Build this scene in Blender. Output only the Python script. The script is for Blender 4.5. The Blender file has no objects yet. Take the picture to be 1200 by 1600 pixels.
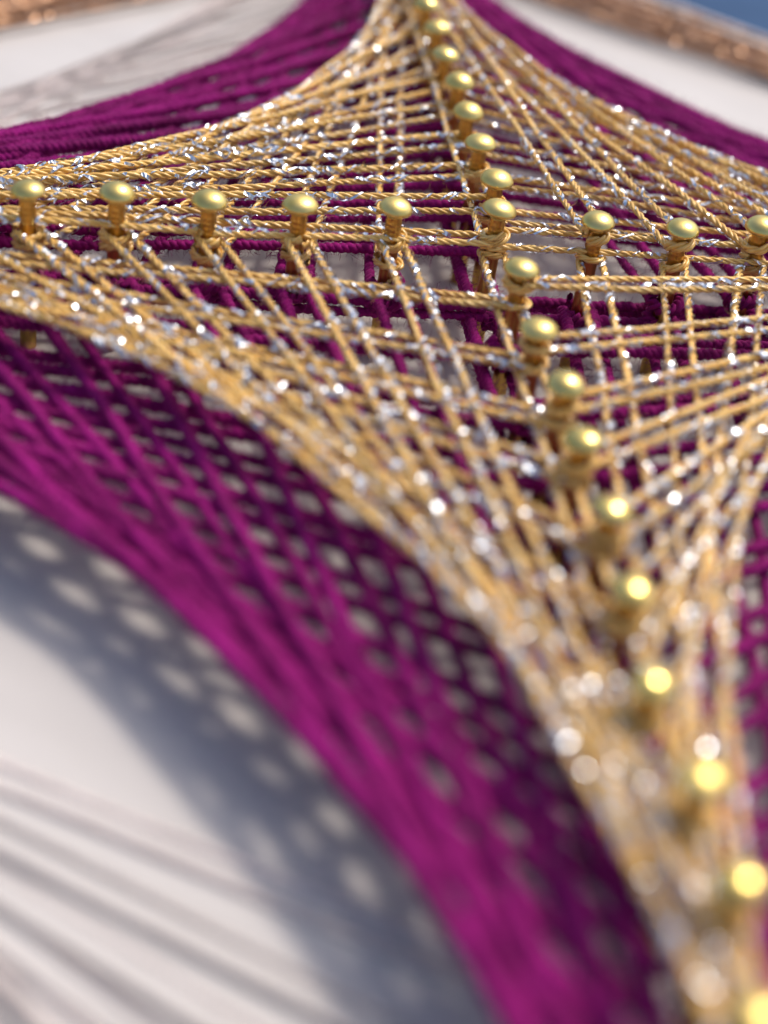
import bpy, math, random
import numpy as np
from mathutils import Vector, Matrix

S = 0.01                      # the piece is laid out in centimetres; 1 cm = 0.01 m
HZ = 1.8                      # height of the nail heads above the board
scene = bpy.context.scene
col = scene.collection
rng = random.Random(7)

# ------------------------------------------------------------------ camera
yaw, pitch, roll = 0.18899, 0.62489, 0.15131
fw = Vector((math.sin(yaw)*math.cos(pitch), math.cos(yaw)*math.cos(pitch), -math.sin(pitch)))
rt = fw.cross(Vector((0, 0, 1))).normalized(); up = rt.cross(fw)
c_, s_ = math.cos(roll), math.sin(roll)
rt, up = c_*rt + s_*up, -s_*rt + c_*up
cam = bpy.data.cameras.new('camera')
cam_o = bpy.data.objects.new('camera', cam); col.objects.link(cam_o)
m = Matrix((rt, up, -fw)).transposed().to_4x4()
m.translation = Vector((-3.80116, -15.63055, 7.67340 + HZ))*S
cam_o.matrix_world = m
cam.sensor_fit = 'VERTICAL'; cam.sensor_height = 36.0; cam.sensor_width = 27.0
cam.lens = 2600/1600*36.0
cam.clip_start = 0.005; cam.clip_end = 60
cam.dof.use_dof = True
cam.dof.focus_distance = 18.2*S
cam.dof.aperture_fstop = 11.2
cam.dof.aperture_blades = 0
scene.camera = cam_o

# ------------------------------------------------------------------ sky, sun, exposure
SUN = Vector((0.43, 0.30, 0.86)).normalized()
elev = math.asin(SUN.z); azim = math.atan2(SUN.x, SUN.y)
w = bpy.data.worlds.new('World'); scene.world = w; w.use_nodes = True
nt = w.node_tree
bg = nt.nodes['Background']
sky = nt.nodes.new('ShaderNodeTexSky'); sky.sky_type = 'NISHITA'; sky.sun_disc = False
sky.sun_elevation = elev; sky.sun_rotation = azim
sky.air_density = 1.0; sky.dust_density = 4.5; sky.ozone_density = 0.6
nt.links.new(sky.outputs[0], bg.inputs[0]); bg.inputs[1].default_value = 0.15
sun = bpy.data.lights.new('sun', 'SUN'); sun.energy = 2.05; sun.angle = math.radians(8.0); sun.color = (1.0, 0.87, 0.73)
sun_o = bpy.data.objects.new('sun', sun); col.objects.link(sun_o)
sun_o.rotation_euler = (-SUN).to_track_quat('-Z', 'Y').to_euler()
sun_o.location = SUN*2
scene.view_settings.view_transform = 'Standard'; scene.view_settings.look = 'None'
scene.view_settings.exposure = 0.0; scene.view_settings.gamma = 1.0
scene.view_settings.use_curve_mapping = False
scene.cycles.use_denoising = True
scene.cycles.max_bounces = 8
scene.cycles.sample_clamp_indirect = 6.0

# ------------------------------------------------------------------ materials
def mat(name):
    mm = bpy.data.materials.new(name); mm.use_nodes = True
    n = mm.node_tree.nodes; return mm, mm.node_tree, n['Principled BSDF']
def noise_ramp(t, scale, stops, coord='Object', detail=3.0, stretch=None):
    tc = t.nodes.new('ShaderNodeTexCoord'); nz = t.nodes.new('ShaderNodeTexNoise')
    nz.inputs['Scale'].default_value = scale; nz.inputs['Detail'].default_value = detail
    if stretch:
        mp = t.nodes.new('ShaderNodeMapping'); mp.inputs['Scale'].default_value = stretch
        t.links.new(tc.outputs[coord], mp.inputs[0]); t.links.new(mp.outputs[0], nz.inputs['Vector'])
    else:
        t.links.new(tc.outputs[coord], nz.inputs['Vector'])
    r = t.nodes.new('ShaderNodeValToRGB')
    r.color_ramp.elements[0].position = stops[0][0]; r.color_ramp.elements[0].color = (*stops[0][1], 1)
    r.color_ramp.elements[1].position = stops[1][0]; r.color_ramp.elements[1].color = (*stops[1][1], 1)
    t.links.new(nz.outputs['Fac'], r.inputs[0])
    return nz, r
def bump(t, p, src, strength, dist):
    b = t.nodes.new('ShaderNodeBump'); b.inputs['Strength'].default_value = strength
    b.inputs['Distance'].default_value = dist
    t.links.new(src, b.inputs['Height']); t.links.new(b.outputs[0], p.inputs['Normal'])

def fibre(name, a, b, rough, spec, sheen, tint, scale=900, trans=0.0):
    mm, t, p = mat(name)
    nz, r = noise_ramp(t, scale, ((.35, a), (.68, b)), stretch=(.35, 1, 1))
    hs = t.nodes.new('ShaderNodeHueSaturation'); oi = t.nodes.new('ShaderNodeObjectInfo')
    mr = t.nodes.new('ShaderNodeMapRange'); mr.inputs['To Min'].default_value = .80; mr.inputs['To Max'].default_value = 1.16
    t.links.new(oi.outputs['Random'], mr.inputs[0]); t.links.new(mr.outputs[0], hs.inputs['Value'])
    t.links.new(r.outputs[0], hs.inputs['Color']); t.links.new(hs.outputs[0], p.inputs['Base Color'])
    p.inputs['Roughness'].default_value = rough
    p.inputs['Specular IOR Level'].default_value = spec
    p.inputs['Sheen Weight'].default_value = sheen; p.inputs['Sheen Tint'].default_value = (*tint, 1)
    p.inputs['Sheen Roughness'].default_value = .4
    bump(t, p, nz.outputs['Fac'], .35, .0002)
    if trans:                                          # loose pale fibre lets light through
        tr = t.nodes.new('ShaderNodeBsdfTranslucent'); mx = t.nodes.new('ShaderNodeMixShader'); mx.inputs[0].default_value = trans
        t.links.new(hs.outputs[0], tr.inputs[0]); t.links.new(p.outputs[0], mx.inputs[1]); t.links.new(tr.outputs[0], mx.inputs[2])
        t.links.new(mx.outputs[0], t.nodes['Material Output'].inputs[0])
    return mm
M = {}
M['gold'] = fibre('gold_thread', (.78, .44, .075), (.97, .66, .20), .30, 1.0, .3, (1, .9, .7))
M['magenta'] = fibre('magenta_yarn', (.175, .003, .098), (.31, .006, .185), .8, .2, .2, (.9, .2, .7), 700)
M['white'] = fibre('white_yarn', (.84, .79, .78), (.92, .88, .87), .75, .3, .2, (1, 1, 1), 600, .5)
M['copper'] = fibre('copper_thread', (.26, .115, .05), (.40, .19, .09), .42, .5, .2, (1, .8, .6))

def tinsel(name, c, rough):
    mm, t, p = mat(name)
    nz, r = noise_ramp(t, 700, ((.3, tuple(x*.8 for x in c)), (.7, c)))
    t.links.new(r.outputs[0], p.inputs['Base Color'])
    p.inputs['Metallic'].default_value = 1; p.inputs['Roughness'].default_value = rough
    return mm
M['tinsel'] = tinsel('silver_tinsel', (.80, .88, 1.0), .29)
M['copper_tinsel'] = tinsel('copper_tinsel', (.78, .49, .32), .34)

mm, t, p = mat('brass')
nz, r = noise_ramp(t, 500, ((.3, (.80, .61, .18)), (.7, (.90, .72, .28))))
t.links.new(r.outputs[0], p.inputs['Base Color'])
p.inputs['Metallic'].default_value = 1
oi = t.nodes.new('ShaderNodeObjectInfo'); mr = t.nodes.new('ShaderNodeMapRange')
mr.inputs['To Min'].default_value = .20; mr.inputs['To Max'].default_value = .40
t.links.new(oi.outputs['Random'], mr.inputs[0]); t.links.new(mr.outputs[0], p.inputs['Roughness'])
nz2, r2 = noise_ramp(t, 900, ((.35, (0, 0, 0)), (.65, (1, 1, 1))), detail=5)
bump(t, p, r2.outputs[0], .10, .00012)
M['brass'] = mm
mm, t, p = mat('shaded_brass_shank')
nz, r = noise_ramp(t, 300, ((.3, (.50, .30, .07)), (.7, (.66, .43, .13))), stretch=(3, 3, .4))  # shade under the heads is put into the colour: browner, darker brass
t.links.new(r.outputs[0], p.inputs['Base Color'])
p.inputs['Metallic'].default_value = 1; p.inputs['Roughness'].default_value = .33
M['shank'] = mm

mm, t, p = mat('white_board')
nz, r = noise_ramp(t, 160, ((.3, (.575, .565, .56)), (.7, (.625, .615, .61))), stretch=(1, .25, 1), detail=6)
t.links.new(r.outputs[0], p.inputs['Base Color'])
p.inputs['Roughness'].default_value = .45
bump(t, p, nz.outputs['Fac'], .25, .0004)
M['board'] = mm
mm, t, p = mat('blue_cloth')
nz, r = noise_ramp(t, 60, ((.3, (.020, .068, .17)), (.7, (.032, .095, .22))), detail=6)
t.links.new(r.outputs[0], p.inputs['Base Color']); p.inputs['Roughness'].default_value = .9
bump(t, p, nz.outputs['Fac'], .4, .002)
M['cloth'] = mm

# ------------------------------------------------------------------ helpers
def mesh_of(name, v, f, material, smooth=True):
    me = bpy.data.meshes.new(name)
    me.from_pydata([tuple(x) for x in v], [], [tuple(int(i) for i in q) for q in f])
    me.update()
    if smooth: me.polygons.foreach_set('use_smooth', [True]*len(me.polygons))
    me.materials.append(material)
    return me
def obj(name, me, parent=None):
    o = bpy.data.objects.new(name, me); col.objects.link(o)
    if parent: o.parent = parent
    return o
def empty(name, loc=(0, 0, 0)):
    o = bpy.data.objects.new(name, None); col.objects.link(o); o.location = loc
    o.empty_display_size = .005
    return o
def tag(o, label=None, cat=None, group=None, kind=None):
    if label: o['label'] = label
    if cat: o['category'] = cat
    if group: o['group'] = group
    if kind: o['kind'] = kind
    return o

def sweep(path, T, N, B, off_r, ply_r, plies, period, sides, g, wob=.11):
    """plies twisted round a path; everything in cm.  Returns vertices, faces."""
    n = len(path)
    d = np.r_[0, np.cumsum(np.linalg.norm(np.diff(path, axis=0), axis=1))]
    V, F = [], []
    base = 0
    ph0 = g.uniform(0, 6.28)
    jit = np.interp(d, np.linspace(0, d[-1], max(3, int(d[-1]/.5)+2)), g.normal(0, .9, max(3, int(d[-1]/.5)+2)))
    for k in range(plies):
        ang = ph0 + 2*np.pi*k/plies + 2*np.pi*d/period + jit
        c = path + off_r*(np.cos(ang)[:, None]*N + np.sin(ang)[:, None]*B)
        rad = ply_r*(1 + wob*np.interp(d, np.linspace(0, d[-1], max(3, int(d[-1]/.12)+2)), g.normal(0, 1, max(3, int(d[-1]/.12)+2))))
        a = np.linspace(0, 2*np.pi, sides, endpoint=False)
        ring = (c[:, None, :] + rad[:, None, None]*(np.cos(a)[None, :, None]*N[:, None, :] + np.sin(a)[None, :, None]*B[:, None, :]))
        V.append(ring.reshape(-1, 3))
        i = np.arange(n-1)[:, None]*sides; j = np.arange(sides)[None, :]; j2 = (j+1) % sides
        F.append(np.stack([i+j, i+j2, i+sides+j2, i+sides+j], -1).reshape(-1, 4) + base)
        base += n*sides
    return np.concatenate(V), np.concatenate(F)

def hairs(L, R, count, g, width, lmin, lmax):
    V, F = [], []
    for _ in range(count):
        x = g.uniform(0, L); a = g.uniform(0, 2*np.pi)
        nrm = np.array([0, np.cos(a), np.sin(a)]); tg = np.array([g.uniform(-1.6, 1.6), -np.sin(a)*g.uniform(-1, 1), np.cos(a)*g.uniform(-1, 1)])
        d = nrm + .8*tg; d /= np.linalg.norm(d)
        pnt = np.array([x, 0, 0]) + nrm*R*.8
        ln = g.uniform(lmin, lmax)*(g.uniform(.4, 1)); seg = 3
        side = np.cross(d, g.normal(0, 1, 3)); side /= np.linalg.norm(side)
        b = len(V)
        for s in range(seg+1):
            ww = width*(1 - .6*s/seg)
            V.append(pnt - side*ww/2); V.append(pnt + side*ww/2)
            d = d + g.normal(0, .38, 3); d /= np.linalg.norm(d)
            pnt = pnt + d*ln/seg
        for s in range(seg):
            F.append((b+2*s, b+2*s+1, b+2*s+3, b+2*s+2))
    return np.array(V), np.array(F)

def straight(L, kind, g):
    """one straight strand of length L (cm) along +x"""
    P = dict(gold=(.038, 3, .36, 5, 12), magenta=(.065, 2, .17, 6, 9), white=(.038, 3, .24, 5, 9), copper=(.042, 3, .28, 5, 8))[kind]
    R, plies, period, sides, per = P
    n = max(4, int(L/period*per))
    x = np.linspace(0, L, n)
    path = np.stack([x, 0*x, 0*x], 1)
    # a trace of slack so that no strand is ruled with a ruler
    k = max(3, int(L/1.5)+2); xs = np.linspace(0, L, k)
    for ax in (1, 2):
        yv = g.normal(0, .015, k); yv[0] = yv[-1] = 0
        path[:, ax] += np.interp(x, xs, yv)
    sm = np.ones(9)/9
    if n > 20:
        for ax in (1, 2):
            path[4:-4, ax] = np.convolve(path[:, ax], sm, 'valid')
    N = np.tile([0, 1., 0], (n, 1)); B = np.tile([0, 0, 1.], (n, 1)); T = np.tile([1., 0, 0], (n, 1))
    off = R*(.50 if plies == 3 else .20); pr = R*(.53 if plies == 3 else .82)
    V, F = sweep(path, T, N, B, off, pr, plies, period, sides, g)
    hc = dict(gold=(10, .004, .05, .17), magenta=(160, .006, .04, .20), white=(12, .004, .05, .15), copper=(2, .0035, .05, .1))[kind]
    cnt = int(hc[0]*L)
    if cnt:
        hv, hf = hairs(L, R, cnt, g, *hc[1:])
        hf = hf + len(V); V = np.concatenate([V, hv]); F = np.concatenate([F, hf])
    return V*S, F

def glitter(L, R, g, step, gap):
    """bits of flat metal filament lying on the strand, in cm along +x"""
    V, F = [], []
    x = g.uniform(0, .2)
    while x < L-.15:
        a = g.uniform(0, 2*np.pi); ln = g.uniform(.06, .26); wd = g.uniform(.024, .048)
        lead = g.choice([-1, 1])*g.uniform(7, 17)      # radians per cm round the strand
        seg = 5; b = len(V)
        for s in range(seg+1):
            u = s/seg; xx = x + ln*u; aa = a + lead*ln*u
            rr = R*(1.06 + .22*math.sin(math.pi*u)*g.uniform(.2, 1))
            nrm = np.array([0, math.cos(aa), math.sin(aa)]); tan = np.array([0, -math.sin(aa), math.cos(aa)])
            side = np.array([1, 0, 0])*(-.45) + tan*.9 + nrm*g.uniform(-.45, .45)
            side /= np.linalg.norm(side)
            c = np.array([xx, 0, 0]) + nrm*rr
            V.append(c - side*wd/2); V.append(c + side*wd/2)
        for s in range(seg):
            F.append((b+2*s, b+2*s+1, b+2*s+3, b+2*s+2))
        x += g.exponential(step) + gap
    return np.array(V)*S, np.array(F)

def coil(kind, radius, turns, rise, g):
    P = dict(gold=(.038, 3, .36, 5), magenta=(.065, 2, .17, 6), white=(.038, 3, .24, 5), copper=(.042, 3, .28, 5))[kind]
    R, plies, period, sides = P
    n = int(30*turns)+2
    a = np.linspace(0, 2*np.pi*turns, n); rr = radius + R
    path = np.stack([rr*np.cos(a), rr*np.sin(a), np.linspace(-rise/2, rise/2, n)], 1)
    N = np.stack([np.cos(a), np.sin(a), 0*a], 1); B = np.tile([0, 0, 1.], (n, 1)); T = np.stack([-np.sin(a), np.cos(a), 0*a], 1)
    V, F = sweep(path, T, N, B, R*.5, R*.54, plies, period, sides, g)
    return V*S, F

# ------------------------------------------------------------------ the setting
def grid_plane(name, half, z, material, n=1):
    xs = np.linspace(-half, half, n+1)
    v = [(x, y, z) for y in xs for x in xs]
    f = [(j*(n+1)+i, j*(n+1)+i+1, (j+1)*(n+1)+i+1, (j+1)*(n+1)+i) for j in range(n) for i in range(n)]
    return obj(name, mesh_of(name, v, f, material))
tag(grid_plane('table_cloth', 20.0, -.020, M['cloth'], 4), kind='structure')

# ------------------------------------------------------------------ board: a square panel, nail rows along its diagonals
def make_board():
    import bmesh
    bm = bmesh.new(); bmesh.ops.create_cube(bm, size=1)
    side = 19.0*math.sqrt(2)*S
    for v in bm.verts: v.co = Vector((v.co.x*side, v.co.y*side, v.co.z*.018))
    bmesh.ops.bevel(bm, geom=bm.edges[:], offset=.0012, segments=3, affect='EDGES', profile=.6)
    me = bpy.data.meshes.new('board'); bm.to_mesh(me); bm.free()
    me.polygons.foreach_set('use_smooth', [False]*len(me.polygons)); me.materials.append(M['board'])
    o = obj('board', me); o.location = (0, -.4*S, -.009); o.rotation_euler = (0, 0, math.radians(45))
    tag(o, 'square white painted board carrying the nails and the coloured threads', 'board')
make_board()

# ------------------------------------------------------------------ nails
C0 = (-.01, .30)
left = [(-1.14, .19), (-2.15, .13), (-3.09, .09), (-4.03, .09), (-4.92, .03)]
right = [(1.06, .20), (1.99, .15), (2.94, .33)]
upper = [(.10, 1.14), (.05, 2.06), (.03, 2.93), (.06, 3.90), (0, 4.75), (-.01, 5.59), (-.05, 6.44)]
lower = [(.04, -.90), (0, -2.12), (.06, -3.15), (.04, -4.05), (.08, -5.06), (.01, -6.08), (-.07, -7.13), (.04, -8.10), (.07, -8.95), (-.08, -9.95)]
NN = 18
def extend(lst, d):
    while len(lst) < NN:
        x, y = lst[-1]
        j = rng.uniform(-.05, .05)
        lst.append((x + d[0] + abs(d[1])*j*.6, y + d[1] + abs(d[0])*j*.6))
extend(left, (-.94, 0)); extend(right, (.95, 0)); extend(upper, (0, .90)); extend(lower, (0, -.97))
ARM = dict(L=left, R=right, U=upper, D=lower)
for a in ARM: ARM[a] = [C0] + ARM[a]

def lathe(prof, sides):
    V, F = [], []
    n = len(prof)
    for r_, z_ in prof:
        for k in range(sides):
            a = 2*math.pi*k/sides; V.append((r_*math.cos(a)*S, r_*math.sin(a)*S, z_*S))
    for i in range(n-1):
        for k in range(sides):
            F.append((i*sides+k, i*sides+(k+1) % sides, (i+1)*sides+(k+1) % sides, (i+1)*sides+k))
    F.append(tuple(range(sides))[::-1]); F.append(tuple(range((n-1)*sides, n*sides)))
    return V, F
SR = .088
head_me = mesh_of('head', *lathe([(.085, -.075), (.12, -.06), (.172, -.030), (.190, -.012), (.195, .004), (.191, .020), (.180, .046), (.158, .076), (.125, .102), (.085, .121), (.042, .132), (.006, .135)], 28), M['brass'])
shank_prof = [(SR*.9, -HZ-.25)]
z = -HZ
shank_prof += [(SR, -HZ+.02), (SR, -.42)]
for i in range(4):                                  # the grip rings under the head
    zz = -.36 + i*.06
    shank_prof += [(SR*.97, zz), (SR*1.03, zz+.02), (SR*1.03, zz+.03), (SR*.97, zz+.05)]
shank_prof += [(SR*1.0, -.09), (SR*1.05, -.06)]
shank_me = mesh_of('shank', *lathe(shank_prof, 16), M['shank'])
ordn = ['', 'first', 'second', 'third', 'fourth', 'fifth', 'sixth', 'seventh', 'eighth', 'ninth', 'tenth', 'eleventh', 'twelfth', 'thirteenth', 'fourteenth', 'fifteenth', 'sixteenth', 'seventeenth', 'eighteenth']
NAILS = [('C', 0, C0)] + [(a, i, ARM[a][i]) for a in 'LRUD' for i in range(1, NN+1)]
for a, i, (x, y) in NAILS:
    e = empty('nail', (x*S, y*S, 0))
    h = obj('head', head_me, e); s = obj('shank', shank_me, e)
    h.location = s.location = (0, 0, (HZ + rng.uniform(-.045, .03))*S)
    hs_ = rng.uniform(.92, 1.0); h.scale = (hs_, hs_, hs_*rng.uniform(.82, 1.0))
    h.rotation_euler = (rng.uniform(-.09, .09), rng.uniform(-.09, .09), rng.uniform(0, 6))
    if i == 0: lab = 'dome-headed brass nail at the crossing of the two nail rows'
    elif i == 18: lab = 'dome-headed brass nail at the far end of a nail row, eighteenth from the crossing nail'
    elif i <= 12: lab = f'dome-headed brass nail inside the gold web, {ordn[i]} from the crossing nail along its row'
    else: lab = f'dome-headed brass nail beyond the gold web, {ordn[i]} from the crossing nail along its row'
    tag(e, lab, 'nail', 'brass nails in the two crossing rows')

# ------------------------------------------------------------------ threads
lib = {}
def lib_strand(kind, L):
    k = max(0, round(math.log(L/.8)/math.log(1.09))); Lc = .8*1.09**k
    var = rng.randrange(2)
    key = (kind, k, var)
    if key not in lib:
        g = np.random.default_rng(abs(hash((k*10+var)*7 + dict(gold=1, magenta=2, white=3, copper=4)[kind]*1000)) % 2**31)
        v, f = straight(Lc, kind, g)
        me = mesh_of('strand', v, f, M[kind])
        tm = None
        if kind in ('gold', 'copper'):
            gv, gf = glitter(Lc, .040, g, .08 if kind == 'gold' else .04, .0)
            tm = mesh_of('tinsel', gv, gf, M['tinsel' if kind == 'gold' else 'copper_tinsel'], smooth=False)
        lib[key] = (me, tm)
    return lib[key] + (Lc,)
coils = {}
def lib_coil(kind, turns, var):
    key = (kind, turns, var)
    if key not in coils:
        g = np.random.default_rng(90 + var + int(turns*10))
        v, f = coil(kind, SR, turns, .075*turns if kind != 'magenta' else .1*turns, g)
        coils[key] = mesh_of('nail_loop', v, f, M[kind])
    return coils[key]

def strand(root, kind, A, B):
    """A, B: points in cm, z relative to the board"""
    A = Vector(A)*S; B = Vector(B)*S
    if rng.random() < .5: A, B = B, A
    d = B-A; L = d.length
    me, tm, Lc = lib_strand(kind, L/S)
    o = obj('strand', me, root)
    q = d.to_track_quat('X', 'Z')
    o.rotation_mode = 'QUATERNION'
    from mathutils import Quaternion
    o.rotation_quaternion = q @ Quaternion((1, 0, 0), rng.uniform(0, 6.28))
    o.location = A; th = rng.uniform(.9, 1.1); o.scale = (L/S/Lc, th, th*rng.uniform(.93, 1.07))
    if tm: obj('tinsel', tm, o)
    return o
def loop(root, kind, xy, z, turns=1.0):
    o = obj('nail_loop', lib_coil(kind, turns, rng.randrange(2)), root)
    o.location = (xy[0]*S, xy[1]*S, z*S); o.rotation_euler = (rng.uniform(-.25, .25), rng.uniform(-.25, .25), rng.uniform(0, 6.28)); o.scale = (rng.uniform(1, 1.15), rng.uniform(1, 1.15), rng.uniform(.8, 1.6))

RAD = dict(gold=.038, magenta=.065, white=.038, copper=.042)
def pair(root, kind, p, zp, q_, zq, spread=.022, extra=0.0):
    d = Vector((q_[0]-p[0], q_[1]-p[1])); d.normalize()
    n = Vector((-d.y, d.x)); o = SR + RAD[kind] + extra
    for s in (-1, 1):
        j1, j2 = rng.uniform(-spread, spread), rng.uniform(-spread, spread)
        strand(root, kind, (p[0]+n.x*o*s, p[1]+n.y*o*s, HZ+zp+j1+s*.02), (q_[0]+n.x*o*s, q_[1]+n.y*o*s, HZ+zq+j2+s*.02))

# heights at which each web is wound on the nails, below the heads: quadrant -> arm -> height
def web(root, kind, Z, loops=True, spread=.022):
    for (a, b), (za, zb, total, kmin, kmax, ramp) in Z.items():
        for k in range(kmin, kmax+1):
            mI = total-k
            if mI < 1 or mI > NN or k > NN: continue
            dz = ramp*((k-kmin)/max(1, kmax-kmin)-.5)      # wound in order, so each turn lies on the one before
            pair(root, kind, ARM[a][k], za+dz, ARM[b][mI], zb+dz, spread)
            if loops:
                loop(root, kind, ARM[a][k], HZ+za+dz); loop(root, kind, ARM[b][mI], HZ+zb+dz)

gold = tag(empty('gold_thread'), 'twisted gold thread with silver glitter, wound round the nails as a star-shaped web', 'thread')
GZ = {('L', 'U'): (-.54, -.38, 12, 1, 11, .12), ('U', 'R'): (-.32, -.26, 12, 1, 11, .28),
      ('R', 'D'): (-.36, -.24, 11, 1, 10, .12), ('D', 'L'): (-.33, -.46, 12, 1, 11, .20)}
web(gold, 'gold', GZ)
for a, zc, ze in (('L', -.34, -.36), ('R', -.30, -.28), ('U', -.36, -.22), ('D', -.46, -.32)):
    pair(gold, 'gold', ARM[a][0], zc, ARM[a][12], ze); loop(gold, 'gold', ARM[a][12], HZ+ze); 
for zc in (-.28, -.44): loop(gold, 'gold', C0, HZ+zc, 1.5)

mag = tag(empty('magenta_yarn'), 'fuzzy magenta yarn strung in a wide star-shaped web beneath the gold thread', 'yarn')
MZ = {('L', 'U'): (-.98, -.90, 18, 1, 17, .12), ('U', 'R'): (-.84, -.90, 19, 2, 17, .12),
      ('R', 'D'): (-1.06, -1.0, 18, 1, 17, .12), ('D', 'L'): (-.92, -1.02, 17, 1, 16, .26)}
web(mag, 'magenta', MZ, spread=.03)
for a, zc in (('L', -1.10), ('R', -1.16), ('U', -1.06), ('D', -1.20)):      # the runs straight along each row
    pair(mag, 'magenta', ARM[a][0], zc, ARM[a][17], zc); loop(mag, 'magenta', ARM[a][17], HZ+zc)
    pair(mag, 'magenta', ARM[a][0], zc-.1, ARM[a][16], zc-.1)

wht = tag(empty('white_yarn'), 'white yarn strung in fans across the board outside the magenta web', 'yarn')
WZ = {k: (-1.778, -1.778, 26, 9, 16, .0) for k in MZ}
web(wht, 'white', WZ, spread=.004)

cop = tag(empty('copper_thread'), 'glittering copper thread strung along the edges of the white board', 'thread')
for tot in range(33, 37):
    q0 = (36-tot)*.04
    web(cop, 'copper', {k: (-1.50-q0, -1.49-q0, tot, tot-18, 18, 0) for k in MZ if not (k == ('U', 'R') and tot < 34)}, loops=(tot in (33, 36)))
